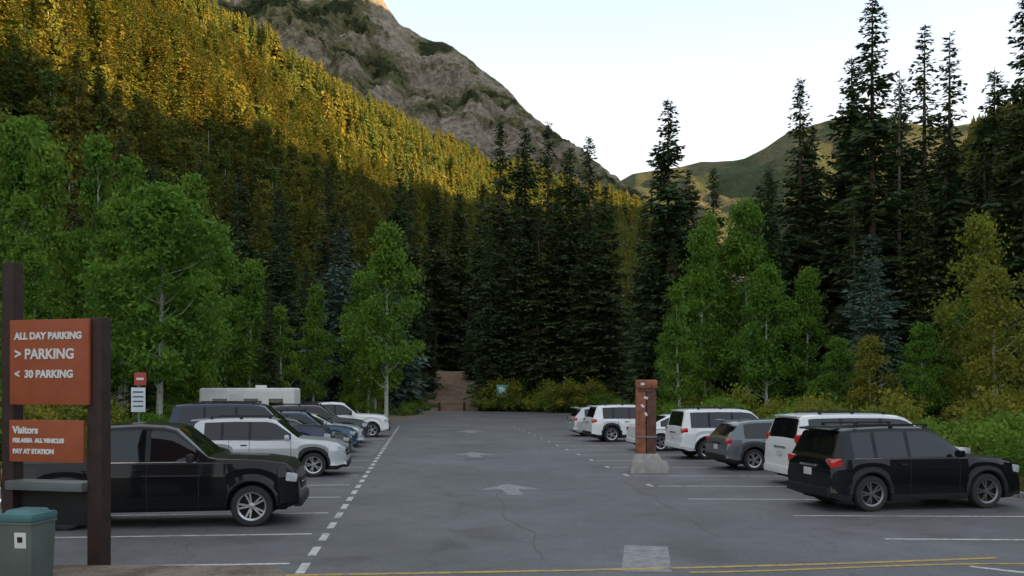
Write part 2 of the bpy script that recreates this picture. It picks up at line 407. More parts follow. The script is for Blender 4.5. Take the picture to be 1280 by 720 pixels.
def conifer(name, H, R, seed, step, m, nb=7, lw=.15, ks=.32, base=.05, tl0=1.0, gap=0.0, dead=False, trunk=None, minw=.35):
    rng = np.random.default_rng(seed)
    tr = trunk or H*.0105+.04
    V, F = tube([(0, 0, -.3), (0, 0, H*.4), (rng.normal()*.1, rng.normal()*.1, H*.8), (0, 0, H)], [tr, tr*.7, tr*.3, .015], 8)
    mi = [0]*len(F)
    Q = []
    z = base*H
    while z < H*.992:
        t = z/H
        env = (1-t)**.78
        if t < .16: env *= .72+.28*(t/.16)
        L = R*env*(1+.16*math.sin(z*1.7+seed)+.08*math.sin(z*4.1))+.1
        for k in range(max(4, int(nb*(.65+.35*env)))):
            if rng.random() < gap: continue
            az = rng.random()*2*math.pi
            ln = L*rng.uniform(.55, 1.22)
            d = np.array([math.cos(az), math.sin(az), 0]); pr = np.array([-d[1], d[0], 0])
            sl0 = .45*t-.30+rng.normal()*.06; cv = .2
            zz = z+rng.normal()*step*.3
            if dead:
                tip = d*ln*.6+np.array([0, 0, -.1*ln]); o = np.array([0, 0, zz])
                b = len(V); V += [tuple(o+pr*.02), tuple(o-pr*.02), tuple(o+tip), tuple(o+np.array([0, 0, .03]))]
                F.append([b, b+1, b+2]); F.append([b, b+2, b+3]); mi += [0, 0]; continue
            K = max(2, int(ln/ks))
            for s in np.linspace(.1, 1, K):
                p = d*ln*s+np.array([0, 0, zz+(sl0*s+(cv-.3*(1-t))*s*s*.6)*ln])
                for sd_ in (-1, 1):
                    tw = d*rng.uniform(.45, .9)+pr*sd_*rng.uniform(.5, 1)+np.array([0, 0, rng.uniform(-.6, .15)])
                    tw /= np.linalg.norm(tw)
                    tl = ((.3+.5*(1-s))*min(ln, 2.0)*.55+.16)*tl0*rng.uniform(.7, 1.25)
                    wv = np.cross(tw, [0, 0, 1])+rng.normal(size=3)*.6
                    wv /= np.linalg.norm(wv); wv = wv*lw*rng.uniform(.7, 1.3)*min(1, minw+ln*.45)
                    Q.append((p, p+tw*tl*.45+wv, p+tw*tl, p+tw*tl*.45-wv))
            p = d*ln*.9+np.array([0, 0, zz+(sl0*.9+(cv-.3*(1-t))*.5)*ln]); tw = d+np.array([0, 0, .1]); tl = .3*tl0+.1*ln
            wv = pr*lw*.7*min(1, minw+ln*.45)
            Q.append((p, p+tw*tl*.4+wv, p+tw*tl, p+tw*tl*.4-wv))
        z += step*rng.uniform(.6, 1.3)*(1 if t < .8 else .7)
    b = len(V)
    for q in Q: V += [tuple(x) for x in q]
    F += [[b+4*i, b+4*i+1, b+4*i+2, b+4*i+3] for i in range(len(Q))]
    mi += [1]*len(Q)
    return mesh_np(name, V, F, [M_dead if dead else M_bark, m], mi)

def tiered(name, H, R, seed, m, T=15, n=16, round_=False):
    # distant conifer: stacked ragged skirts of boughs with loose sprigs
    rng = np.random.default_rng(seed)
    V, F = tube([(0, 0, -1), (0, 0, H*.9)], [.2, .04], 5); mi = [0]*len(F)
    for i in range(T):
        f = i/T
        z0 = H*(.05+.9*f)+rng.normal()*.25; r = (R*(1-f)**.85 if not round_ else R*math.sin(math.pi*(.12+.82*f))**.7)*rng.uniform(.85, 1.15)+.12
        zt = z0+H*.17*(1-.45*f)
        ox, oy = rng.normal(size=2)*.14*R*(1-f)
        b = len(V); V.append((ox*.3, oy*.3, min(zt, H*1.02)))
        ph = rng.random()*6.28
        for k in range(n):
            a = ph+2*math.pi*k/n+rng.normal()*.12
            rr = r*(rng.uniform(.75, 1.35) if k % 2 else rng.uniform(.4, .75))
            V.append((ox+rr*math.cos(a), oy+rr*math.sin(a), z0-(.4 if k % 2 else -.3)*rng.uniform(.0, 1.7)*R*.3))
        for k in range(n): F.append([b, b+1+k, b+1+(k+1) % n]); mi.append(1)
    for i in range(320):
        f = rng.random()**1.3; a = rng.random()*6.28; r = (R*(1-f)**.85 if not round_ else R*math.sin(math.pi*(.12+.82*f))**.7)*rng.uniform(.7, 1.25)
        p = np.array([r*math.cos(a), r*math.sin(a), H*(.05+.9*f)+.3])
        u = rng.normal(size=3)*.38; v = rng.normal(size=3)*.3
        b = len(V); V += [tuple(p), tuple(p+u), tuple(p+v)]; F.append([b, b+1, b+2]); mi.append(1)
    return mesh_np(name, V, F, [M_bark, m], mi)

def leafy(name, H, R, seed, m, nclump=90, nleaf=170, ls=.13, cb=.22, bark=None, shrub=False, cr=1.0, pointy=.35):
    rng = np.random.default_rng(seed)
    V = []; F = []; mi = []
    def addt(pts, rad, n=6):
        v, f = tube(pts, rad, n); b = len(V)
        V.extend(v); F.extend([[b+i for i in q] for q in f]); mi.extend([0]*len(f))
    cents = []
    bend = rng.normal(size=2)*.03*H
    def trunkp(t): return np.array([bend[0]*math.sin(t*2), bend[1]*math.sin(t*2.6), t*H])
    if not shrub:
        tr = .012*H+.03
        addt([tuple(trunkp(t)-np.array([0, 0, .2 if t == 0 else 0])) for t in np.linspace(0, .93, 9)], [tr*(1-.93*t) for t in np.linspace(0, .97, 9)], 8)
    lob = rng.random(4)*6.28
    for i in range(nclump):
        t = cb+(1-cb)*rng.random()**.85 if not shrub else rng.uniform(.15, 1)
        tt = (t-cb)/(1-cb) if not shrub else t
        env = math.sin(math.pi*min(1, (.12+.88*tt)))**.55*(1-pointy*tt) if not shrub else math.sqrt(max(0.02, 1-tt**2))
        az = rng.random()*2*math.pi
        env *= 1+.22*math.sin(2*az+lob[0]+5*tt)+.15*math.sin(3*az+lob[1]-9*tt)
        rr = R*env*math.sqrt(rng.uniform(.08, 1))*rng.uniform(.8, 1.2)
        c = trunkp(min(t, .96))+np.array([math.cos(az)*rr, math.sin(az)*rr, 0])
        if shrub: c = np.array([math.cos(az)*rr, math.sin(az)*rr, t*H])
        cents.append(c)
        if i % 3 == 0 and not shrub:
            o = trunkp(max(.12, t-.3*rr/H-.06))
            md = (o+c)/2+np.array([0, 0, -.12*rr])
            addt([tuple(o), tuple(md), tuple(c)], [.03+.003*H*(1-t), .022, .006], 5)
        elif shrub and i % 5 == 0:
            addt([(0, 0, -.1), tuple(c*.5), tuple(c)], [.03, .02, .006], 4)
    P = []
    for c in cents:
        r0 = cr*rng.uniform(.45, 1.05); n = int(nleaf*rng.uniform(.5, 1.3)*(r0/cr)**1.2*1.3)
        off = rng.normal(size=(n, 3))*np.array([.48, .48, .36])*r0
        P.append(c+off)
    P = np.concatenate(P)
    P[:, 2] = np.maximum(P[:, 2], .05)
    n = len(P)
    a = rng.normal(size=(n, 3)); a /= np.linalg.norm(a, axis=1)[:, None]
    b = np.cross(a, rng.normal(size=(n, 3))+[0, 0, .5]); b /= np.linalg.norm(b, axis=1)[:, None]
    s = (ls*rng.uniform(.6, 1.4, n))[:, None]
    Q = np.stack([P-a*s, P+b*s*.6, P+a*s, P-b*s*.6], 1).reshape(-1, 3)
    base = len(V)
    V = np.concatenate([np.array(V).reshape(-1, 3), Q]).tolist()
    F += (base+np.arange(n*4).reshape(-1, 4)).tolist(); mi += [1]*n
    return mesh_np(name, V, F, [bark or M_aspb, m], mi)

spr = [conifer("spruce_a", 28, 3.7, 1, .36, M_spr, nb=10, lw=.17, tl0=1.4, ks=.27), conifer("spruce_b", 28, 3.1, 2, .38, M_spr, nb=9, gap=.08, lw=.17, tl0=1.35, ks=.27),
       conifer("spruce_c", 28, 4.3, 3, .38, M_spr, nb=10, lw=.18, tl0=1.4, ks=.28), conifer("spruce_thin", 28, 2.7, 4, .44, M_spr, nb=9, gap=.15, base=.12, lw=.17, tl0=1.35, ks=.27)]
blue = conifer("blue_spruce_mesh", 10, 2.1, 9, .24, M_blue, nb=9, lw=.10, ks=.22, tl0=1.2)
snag = conifer("snag_mesh", 24, 1.6, 12, .5, M_spr, nb=5, dead=True, trunk=.2)
hillv = [tiered("hill_conifer_%d" % i, 16, r, 20+i, M_hill, round_=(i == 4)) for i, r in enumerate([3.0, 2.4, 3.5, 2.7, 3.3])]
hilln = [conifer("slope_conifer_%d" % i, 16, r, 50+i, .5, M_hill, nb=8, lw=.24, ks=.5, tl0=1.5) for i, r in enumerate([2.9, 2.3, 3.3])]
hilln += [leafy("slope_aspen_%d" % i, 14, r, 60+i, M_hill, 70, 50, ls=.26, cb=.1, pointy=.6) for i, r in enumerate([2.6, 3.0])]
asp = [leafy("aspen_a", 14, 2.9, 31, M_asp, 120, 150, pointy=.5), leafy("aspen_b", 14, 2.1, 32, M_asp, 100, 150, cb=.12, pointy=.6),
       leafy("aspen_c", 14, 3.8, 33, M_asp, 130, 160, cb=.25, pointy=.3), leafy("aspen_d", 14, 2.4, 36, M_asp, 85, 140, cb=.2, pointy=.65, cr=.85)]
aspy = leafy("yellow_tree_mesh", 11, 2.2, 35, M_aspy, 80, 130, ls=.11, cb=.12, pointy=.6)
shr = [leafy("shrub_a", 1.6, 1.3, 41, M_asp, 22, 100, ls=.07, shrub=True, cr=.5, bark=M_bark),
       leafy("shrub_b", 2.2, 1.5, 42, M_aspy, 24, 90, ls=.08, shrub=True, cr=.55, bark=M_bark),
       leafy("shrub_c", 1.3, 1.4, 43, M_asp, 22, 100, ls=.06, shrub=True, cr=.5, bark=M_bark)]

def tree(name, me, baseH, x, y, h, wide=1.0):
    o = add_obj(name, me, None, (x, y, -.05), (0, 0, random.random()*6.28))
    s = h/baseH; o.scale = (s*wide, s*wide, s); return o

for i, (x, y, h, wd, k) in enumerate([(-25.2, 45, 12.6, .8, 3), (-27, 50, 17.0, .75, 1), (-21.6, 48, 13, .8, 0), (-16.6, 41, 12.2, 1.0, 2), (-17.5, 49, 14.6, .75, 1),
        (-23.5, 42, 10, .8, 3), (-17, 56, 11, .85, 1), (-14.2, 62, 10, .85, 3), (-12.3, 69, 12, .9, 1), (-8.8, 61, 14.0, .82, 0), (-14.9, 57, 8, .9, 3),
        (-30, 52, 19, .7, 1), (-21, 38, 8.5, .9, 3), (-20.5, 60, 14, .8, 0), (-28, 60, 20, .7, 3), (-34, 62, 22, .7, 1), (-20.5, 33, 7, 1.0, 0), (-30, 36, 12, .8, 1),
        (-24, 54, 17, .7, 3), (-19.5, 52, 10, .9, 1), (-11.2, 72, 9, 1, 3), (-10.6, 64, 9, .9, 1)]):
    tree("aspen_tree", asp[k], 14, x, y, h, wd)
for (x, y, h, wd, k) in [(11.0, 57, 9.5, .85, 3), (13.6, 61, 14.0, .8, 1), (17.6, 65, 16.4, .8, 0), (15, 66, 15.8, .7, 3), (16.6, 57, 10.6, .9, 0), (20, 60, 11, .8, 1), (11.5, 62, 8, .9, 1), (21.5, 46, 6, 1, 0), (26.5, 50, 8.0, 1.0, 2), (18.6, 50, 5.5, 1.1, 0)]:
    tree("aspen_tree", asp[k], 14, x, y, h, wd)
for (x, y, h, wd) in [(24.2, 46, 11.8, .8), (23.5, 42, 8.5, 1.0), (19.5, 47, 5.5, 1.2), (27, 44, 9, 1.0), (22, 36, 4.5, 1.2)]:
    tree("yellowing_tree", aspy, 11, x, y, h, wd)
for (x, y, h) in [(21.6, 52, 10.4), (22.6, 55, 12.4), (-15.2, 78, 17), (-12.5, 88, 18)]:
    tree("blue_spruce_tree", blue, 10, x, y, h)
for (x, y, h, k) in [(-22.6, 85, 22.5, 0), (-20, 95, 27, 1), (-14, 108, 29, 0), (-25, 80, 23, 2), (-30.4, 85, 25, 1), (-2.4, 100, 21.5, 1),
        (-1.4, 105, 35, 1), (1.5, 108, 35.3, 0), (4.6, 112, 37, 3), (6.9, 105, 32, 0), (8.9, 101, 32, 1), (10.3, 96, 25, 2), (.6, 101, 23.6, 0), (3.0, 100, 24, 1), (5.4, 101, 26, 2),
        (-4.3, 128, 33, 1), (-17, 88, 21, 2), (8, 97, 22, 0), (13.4, 75, 27.7, 0), (16.1, 80, 22.8, 2), (12.9, 85, 20.9, 1), (19.4, 84, 24, 1), (-11.5, 132, 33, 0), (-8.5, 140, 34, 2), (-14.5, 124, 32, 1),
        (23.1, 70, 27.6, 1), (26.1, 76, 25.6, 0), (25.6, 62, 30.8, 1), (26.8, 69, 29, 0), (31.2, 66, 30.2, 3), (35.1, 70, 31.2, 3), (33, 74, 29, 1),
        (32.3, 55, 27.5, 1), (28.2, 72, 27, 2), (24.2, 82, 23.5, 0), (36.5, 66, 27, 0), (30, 60, 21, 2), (35, 58, 24, 2), (38, 62, 27, 0), (21, 74, 20, 2), (29, 66, 24, 0), (33.5, 62, 22, 1), (27, 58, 17, 0),
        (-28, 68, 20, 1), (-22, 70, 19, 3), (-33, 74, 24, 1), (-17.5, 66, 17, 1), (-35, 52, 20, 1), (19.5, 66, 19, 1), (23.5, 60, 16, 3), (-5.5, 118, 14, 1), (-10.5, 112, 16, 3),
        (-24.5, 60, 19, 3), (-19, 45, 10, 1), (-14.5, 52, 9, 1), (-28.5, 44, 15, 1), (12.2, 66, 14, 1)]:
    tree("spruce_tree", spr[k], 28, x, y, h)
tree("dead_snag_tree", snag, 24, 28.4, 64, 26)
tree("dead_snag_tree", snag, 24, 20.5, 72, 17)

def instanced(name, meshes, pts, scl, rot, idx):
    coll = bpy.data.collections.new(name+"_source")
    for i, me in enumerate(meshes):
        coll.objects.link(bpy.data.objects.new("%s_src_%d" % (name, i), me))
    me = bpy.data.meshes.new(name)
    me.from_pydata(np.asarray(pts).tolist(), [], [])
    for an, arr, ty in (("scl", scl, 'FLOAT'), ("rotz", rot, 'FLOAT'), ("idx", idx, 'INT')):
        a = me.attributes.new(an, ty, 'POINT'); a.data.foreach_set('value', np.asarray(arr, dtype=np.int32 if ty == 'INT' else np.float32))
    ob = add_obj(name, me)
    ng = bpy.data.node_groups.new(name+"_nodes", 'GeometryNodeTree')
    ng.interface.new_socket('Geometry', in_out='INPUT', socket_type='NodeSocketGeometry')
    ng.interface.new_socket('Geometry', in_out='OUTPUT', socket_type='NodeSocketGeometry')
    N = ng.nodes; Lk = ng.links
    gi = N.new('NodeGroupInput'); go = N.new('NodeGroupOutput')
    ci = N.new('GeometryNodeCollectionInfo'); ci.inputs['Collection'].default_value = coll
    ci.inputs['Separate Children'].default_value = True; ci.inputs['Reset Children'].default_value = True
    ip = N.new('GeometryNodeInstanceOnPoints'); ip.inputs['Pick Instance'].default_value = True
    def na(n, t):
        x = N.new('GeometryNodeInputNamedAttribute'); x.data_type = t; x.inputs['Name'].default_value = n
        return [o for o in x.outputs if o.enabled and o.name == 'Attribute'][0]
    cx = N.new('ShaderNodeCombineXYZ'); Lk.new(na('rotz', 'FLOAT'), cx.inputs['Z'])
    Lk.new(gi.outputs[0], ip.inputs['Points']); Lk.new(ci.outputs[0], ip.inputs['Instance'])
    Lk.new(na('idx', 'INT'), ip.inputs['Instance Index']); Lk.new(cx.outputs[0], ip.inputs['Rotation'])
    Lk.new(na('scl', 'FLOAT'), ip.inputs['Scale']); Lk.new(ip.outputs[0], go.inputs[0])
    md = ob.modifiers.new("instances", 'NODES'); md.node_group = ng
    return ob
rng = np.random.default_rng(5)
def vis(P, lo=-60, hi=1340):
    px = 640+1090*P[:, 0]/np.maximum(P[:, 1], 1)
    return (P[:, 1] > 40) & (px > lo) & (px < hi)   # only the part of the valley the road overlooks
P = sample(GL, 18500, rng); P = P[vis(P, -250, 1100)]
d = np.hypot(P[:, 0], P[:, 1])
near = d < 480
for nm, msk, ms in (("hillside_forest", ~near, hillv), ("lower_hillside_forest", near, hilln)):
    Q = P[msk]; n = len(Q); dd = d[msk]
    grp = np.array([noise.noise(Vector((q[0]*.02, q[1]*.02, 0))) for q in Q])
    ix = rng.integers(0, 4 if ms is hillv else 3, n)
    if ms is hilln: ix = np.where((grp > .08) & (rng.random(n) < .75), rng.integers(3, 5, n), ix)
    else: ix = np.where((grp > .1) & (rng.random(n) < .5), 4, ix)
    instanced(nm, ms, Q-[0, 0, .3], (.5+.85*rng.random(n)**1.2)*np.interp(dd, [150, 350, 900], [1.05, 1.3, 1.15]), rng.random(n)*6.28, ix)
P = sample(GR, 9000, rng); P = P[vis(P, 950, 1500)]; n = len(P)
instanced("valley_side_forest", hillv, P-[0, 0, .3], rng.uniform(.7, 1.2, n), rng.random(n)*6.28, rng.integers(0, 4, n))
n = 2600
P = np.stack([rng.uniform(-90, 330, n), rng.uniform(70, 420, n), np.zeros(n)], 1)
fl = np.interp(P[:, 1], [60, 150, 270, 430], [-62, -45, -10, 45])
keep = (P[:, 0] > fl-5) & ~((np.abs(P[:, 0]+6.8+(P[:, 1]-100)*.07) < 4.5) & (P[:, 1] < 135)) & ((P[:, 1] > 118) | (P[:, 0] < -24) | (P[:, 0] > 22)) & vis(P, -100, 1500)
P = P[keep]; n = len(P)
sc = rng.uniform(.45, .8, n)
instanced("valley_forest", spr, P, sc, rng.random(n)*6.28, rng.integers(0, 4, n))
S = []; SS = []
for _ in range(260):
    y = rng.uniform(14, 100); S.append((-13.2-.08*y-rng.random()**1.5*12, y, 0)); SS.append(rng.uniform(.5, 1.2))
for _ in range(200):
    y = rng.uniform(24, 94); S.append((14.0-.1*y+1.2+rng.random()**1.3*14 if y < 60 else 9+rng.random()*12, y, 0)); SS.append(rng.uniform(.5, 1.2))
for _ in range(70):
    x = rng.uniform(-2.5, 11); S.append((x, rng.uniform(97.5, 100) if x < 4 else rng.uniform(91, 98), 0)); SS.append(rng.uniform(.8, 1.6))
for _ in range(22):
    S.append((rng.uniform(-13, -9.8), rng.uniform(70, 104), 0)); SS.append(rng.uniform(.4, .9))
for _ in range(45):
    S.append((rng.uniform(14, 24), rng.uniform(19, 30), 0)); SS.append(rng.uniform(.5, 1.2))
S = np.array(S); n = len(S)
instanced("undergrowth_shrubs", shr, S, SS, rng.random(n)*6.28, rng.integers(0, 3, n))

def tuft(seed):
    r = np.random.default_rng(seed); V = []; F = []
    for i in range(40):
        a = r.random()*6.28; o = r.normal(size=2)*.14; h = r.uniform(.15, .5); l = r.uniform(.02, .2)
        b = len(V); dx, dy = math.cos(a), math.sin(a)
        V += [(o[0]-dy*.012, o[1]+dx*.012, 0), (o[0]+dy*.012, o[1]-dx*.012, 0), (o[0]+dx*l, o[1]+dy*l, h)]
        F.append([b, b+1, b+2])
    return mesh_np("tuft", V, F, [M_gr])
M_gr = leaf_mat("dry_grass", (.11, .12, .04), (.2, .16, .08), (.07, .09, .03), transl=.3)
n = 6500
ys = rng.uniform(12.5, 60, n); side = rng.random(n) < .5
xs = np.where(side, -12.6-.08*ys-rng.random(n)**1.4*10, 14.1-.1*ys+rng.random(n)**1.4*12)
instanced("roadside_grass", [tuft(1), tuft(2)], np.stack([xs, ys, -.02+0*xs], 1), rng.uniform(.6, 1.3, n), rng.random(n)*6.28, rng.integers(0, 2, n))

# ------------------------------------------------------------------ vehicles
M_glass = mat("car_glass", (.006, .007, .009), .03, spec=.6, var=.05)
M_trim = mat("black_plastic_trim", (.018, .018, .019), .55, var=.15, spec=.3)
M_seam = mat("panel_gap", (.006, .006, .006), .8, var=.05)
M_tyre = mat("tyre_rubber", (.022, .022, .022), .8, var=.2)
M_rim = mat("alloy_rim", (.45, .46, .48), .3, metal=.85, var=.05)
M_rimd = mat("dark_rim", (.2, .2, .21), .35, metal=.8, var=.05)
M_chr = mat("chrome", (.6, .6, .62), .15, metal=1, var=.03)
M_tail = mat("tail_light_red", (.5, .012, .01), .12, coat=1, var=.15, scale=20)
M_head = mat("headlight_lens", (.5, .52, .55), .1, coat=1, var=.2, scale=15)
M_plate = mat("licence_plate", (.6, .62, .6), .5, var=.15, scale=25)
def paint(name, c, metal=.0, coat=.6, spec=.3): return mat(name, c, .28, metal=metal, coat=coat, spec=spec, var=.04, scale=1.5)
P_blk = paint("black_car_paint", (.004, .005, .007), coat=.5, spec=.12); P_navy = paint("navy_car_paint", (.012, .022, .06), .2)
P_sil = paint("silver_car_paint", (.5, .52, .54), .35); P_wht = paint("white_car_paint", (.76, .77, .78))
P_gry = paint("grey_car_paint", (.13, .145, .16), .35); P_red = paint("red_car_paint", (.16, .02, .02))
P_blu = paint("blue_car_paint", (.03, .07, .13), .3); P_dgr = paint("charcoal_car_paint", (.03, .033, .037), .3)

PROF = {
 'suv': [(-.5, .50), (-.492, .60), (-.478, .66), (-.438, .93), (-.415, .968), (-.36, .985), (-.2, 1.0), (0, .995), (.035, .975), (.06, .95), (.195, .665), (.22, .65), (.36, .62), (.44, .58), (.48, .51), (.493, .42), (.5, .34)],
 'boxy': [(-.5, .50), (-.495, .60), (-.485, .66), (-.462, .94), (-.445, .975), (-.40, .99), (-.2, 1.0), (0, .995), (.06, .975), (.09, .95), (.205, .665), (.235, .645), (.38, .625), (.455, .59), (.487, .50), (.496, .42), (.5, .34)],
 'van': [(-.5, .45), (-.496, .60), (-.488, .66), (-.46, .93), (-.44, .975), (-.38, .992), (-.2, 1.0), (0, .995), (.09, .975), (.13, .945), (.29, .63), (.31, .60), (.40, .54), (.46, .48), (.488, .41), (.496, .36), (.5, .30)],
 'sedan': [(-.5, .50), (-.492, .64), (-.475, .70), (-.37, .735), (-.355, .745), (-.215, .95), (-.17, .985), (-.08, 1.0), (0, .99), (.04, .965), (.065, .94), (.215, .69), (.24, .67), (.36, .64), (.44, .59), (.48, .51), (.493, .42), (.5, .33)],
 'hatch': [(-.5, .50), (-.492, .60), (-.475, .67), (-.40, .90), (-.37, .95), (-.3, .98), (-.1, 1.0), (0, .99), (.05, .965), (.08, .935), (.235, .67), (.26, .65), (.38, .61), (.45, .56), (.482, .48), (.494, .41), (.5, .33)],
 'pickup': [(-.5, .56), (-.497, .615), (-.49, .63), (-.232, .63), (-.228, .64), (-.212, .93), (-.20, .965), (-.17, .985), (-.06, 1.0), (.03, .985), (.07, .955), (.185, .68), (.21, .665), (.37, .645), (.455, .61), (.487, .53), (.496, .44), (.5, .36)],
}
WIN = {'suv': (-.38, .155, [-.10, -.27], .06, .195, -.478, -.438), 'boxy': (-.42, .17, [-.08, -.27], .09, .205, -.485, -.462),
       'van': (-.42, .22, [-.02, -.24], .13, .29, -.488, -.46), 'sedan': (-.29, .17, [-.07], .065, .215, -.355, -.215),
       'hatch': (-.36, .19, [-.06], .08, .235, -.475, -.40), 'pickup': (-.195, .145, [-.02], .07, .185, -.228, -.212)}
wheel_cache = {}
def wheel_mesh(R, dark):
    key = (R, dark)
    if key in wheel_cache: return wheel_cache[key]
    rr = R*.66; W = .235
    prof = [(rr, -W/2+.01), (R*.8, -W/2), (R*.94, -W/2+.01), (R, -W/2+.045), (R, W/2-.045), (R*.94, W/2-.01), (R*.8, W/2), (rr+.012, W/2-.004), (rr, W/2-.012), (rr-.022, W/2-.02), (rr-.035, W/2-.09), (.001, W/2-.1)]
    n = 40; V = []; F = []; mi = []
    for (r, y) in prof:
        for k in range(n):
            a = 2*math.pi*k/n; V.append((r*math.cos(a), y, r*math.sin(a)))
    for i in range(len(prof)-1):
        for k in range(n):
            F.append([i*n+k, i*n+(k+1) % n, (i+1)*n+(k+1) % n, (i+1)*n+k]); mi.append(0 if i < 7 else (1 if i < 9 else 2))
    ns = 10
    for s in range(ns):
        a = 2*math.pi*(s//2)/5+(.17 if s % 2 else -.17); c, sn = math.cos(a), math.sin(a)
        b = len(V)
        for (r, hw, y) in ((.04, .022, W/2-.025), (rr-.01, .02, W/2-.018)):
            for (q, yy) in ((-hw, y-.04), (-hw*.8, y), (hw*.8, y), (hw, y-.04)):
                V.append((r*c-q*sn, yy, r*sn+q*c))
        F += [[b, b+1, b+5, b+4], [b+1, b+2, b+6, b+5], [b+2, b+3, b+7, b+6]]; mi += [1, 1, 1]
    b = len(V)
    for k in range(16):
        a = 2*math.pi*k/16; V.append((.06*math.cos(a), W/2-.02, .06*math.sin(a)))
    V.append((0, W/2-.012, 0))
    for k in range(16): F.append([b+k, b+(k+1) % 16, b+16]); mi.append(1)
    me = mesh_np("wheel", V, F, [M_tyre, M_rimd if dark else M_rim, M_seam], mi, smooth=True)
    me.set_sharp_from_angle(angle=R_(35))
    wheel_cache[key] = me
    return me

def car(name, x, y, yaw, L, W, H, kind, pm, wb=None, wr=.35, clad=False, dark_rim=False, rails=True, rack=False, fr=.5):
    root = empty(name, (x, y, 0), R_(yaw))
    wb = wb or L*.585
    prof = PROF[kind]; wi = WIN[kind]
    gc = .21 if kind not in ('pickup', 'boxy') else .3
    belt = H*(.625 if kind != 'sedan' else .665)
    if kind == 'pickup': belt = H*.63
    xf = wb*.5+L*.0+ (.0 if kind != 'pickup' else .12); xr = xf-wb
    Ra = wr+.07
    def T(u): return np.interp(u, [p[0] for p in prof], [p[1] for p in prof])*H
    xs = set(np.linspace(-.5, .5, 70)*L)
    for p in prof: xs.add(p[0]*L)
    for c in (xf, xr):
        for k in range(17): xs.add(c-Ra*math.cos(math.pi*k/16))
        xs.add(c-Ra-.004); xs.add(c+Ra+.004)
    doors = [wi[2][0]*L, wi[1]*L*1.0]
    if kind == 'pickup': doors = [wi[2][0]*L, .155*L, -.195*L]
    else: doors.append(max(wi[0]*L+.25, xr+Ra*.75))
    for dd in doors: xs.add(dd-.007); xs.add(dd+.007)
    pill = [v*L for v in wi[2]]
    for p_ in pill: xs.add(p_-.045); xs.add(p_+.045)
    xs.add(wi[0]*L); xs.add(wi[1]*L)
    xs = sorted(xs); X = [xs[0]]
    for v in xs[1:]:
        if v-X[-1] > .0025: X.append(v)
    rows = []
    for xx in X:
        u = xx/L
        hw = W/2*(1-.15*max(0, (u-.36)/.14)**2-.07*max(0, (-.40-u)/.10)**2)
        zb = gc+.10*max(0, (abs(u)-.44)/.06)
        for c in (xf, xr):
            if abs(xx-c) < Ra: zb = max(zb, wr+math.sqrt(max(0, Ra**2-(xx-c)**2)))
        t = T(u); B = min(belt+.02*(-u), t-.045)
        B = max(B, zb+.1) if t-.045 > zb+.1 else t-.02
        g = t-B; hh = B-zb
        f0 = min(1, hh/.4)
        th = .33 if kind not in ('boxy', 'pickup', 'van') else .24
        ins = .028*f0
        r = [(0, zb), (hw-.12, zb), (hw-.012-.03*f0, zb+.02*f0), (hw-.004, zb+.16*hh), (hw-ins, zb+.40*hh), (hw-.002, zb+.70*hh), (hw-.01, zb+.76*hh), (hw-.04, B-.025*f0), (hw-.062, B)]
        y7 = hw-.066
        for f, e in ((.03, 0), (.45, -.0), (.84, 0), (.93, .012), (.98, .07), (.995, .2)):
            r.append((y7-f*g*th-e-(0.06*e*10 if g < .1 else 0), B+f*g))
        yc = r[-1][0]
        r.append((yc*.5, t+.008)); r.append((0, t+.012))
        rows.append(r)
    nr = len(rows[0]); V = []
    for xx, r in zip(X, rows):
        V += [(xx, yy, z) for yy, z in r]+[(xx, -yy, z) for yy, z in r[1:-1]]
    m2 = nr+nr-2
    def idx(i, j, s):
        if s > 0 or j == 0 or j == nr-1: return i*m2+j
        return i*m2+nr+j-1
    F = []; mi = []
    tr_rows = 3 if not clad else 4
    for i in range(len(X)-1):
        xm = (X[i]+X[i+1])/2; um = xm/L
        for j in range(nr-1):
            k = 0
            if j < tr_rows-1: k = 2
            if clad and j < 4 and any(abs(xm-c) < Ra+.05 for c in (xf, xr)): k = 2
            if 2 <= j <= 7 and any(abs(xm-dd) < .006 for dd in doors): k = 3
            if 9 <= j <= 10 and wi[0] < um < wi[1]:
                k = 2 if any(abs(xm-p_) < .046 for p_ in pill) else 1
            if j == 8 and wi[0] < um < wi[1]: k = 2
            if 13 <= j and wi[3] < um < wi[4]: k = 1
            if 13 <= j and wi[5] < um < wi[6]: k = 1
            if kind == 'pickup' and j >= 13 and -.485 < um < -.232: k = 2
            a, b, c, d = idx(i, j, 1), idx(i, j+1, 1), idx(i+1, j+1, 1), idx(i+1, j, 1)
            F.append([a, b, c, d]); mi.append(k)
            a, b, c, d = idx(i, j, -1), idx(i, j+1, -1), idx(i+1, j+1, -1), idx(i+1, j, -1)
            F.append([d, c, b, a]); mi.append(k)
    for i in (0, len(X)-1):
        for j in range(1, nr-2):
            q = [idx(i, j, 1), idx(i, j+1, 1), idx(i, j+1, -1), idx(i, j, -1)]
            F.append(q); mi.append(2 if j < 3 else 0)
        F.append([idx(i, 0, 1), idx(i, 1, 1), idx(i, 1, -1)]); mi.append(2)
        F.append([idx(i, nr-1, 1), idx(i, nr-2, 1), idx(i, nr-2, -1)]); mi.append(0)
    me = mesh_np("body", V, F, [pm, M_glass, M_trim, M_seam], mi, smooth=True)
    bm = bmesh.new(); bm.from_mesh(me); bmesh.ops.recalc_face_normals(bm, faces=bm.faces); bm.to_mesh(me); bm.free()
    me.set_sharp_from_angle(angle=R_(24))
    add_obj("body", me, root)
    hw = W/2
    box("underbody", (L-.5, W-.62, .45), (0, 0, gc+.2), M_seam, root, .03)
    wm = wheel_mesh(wr, dark_rim)
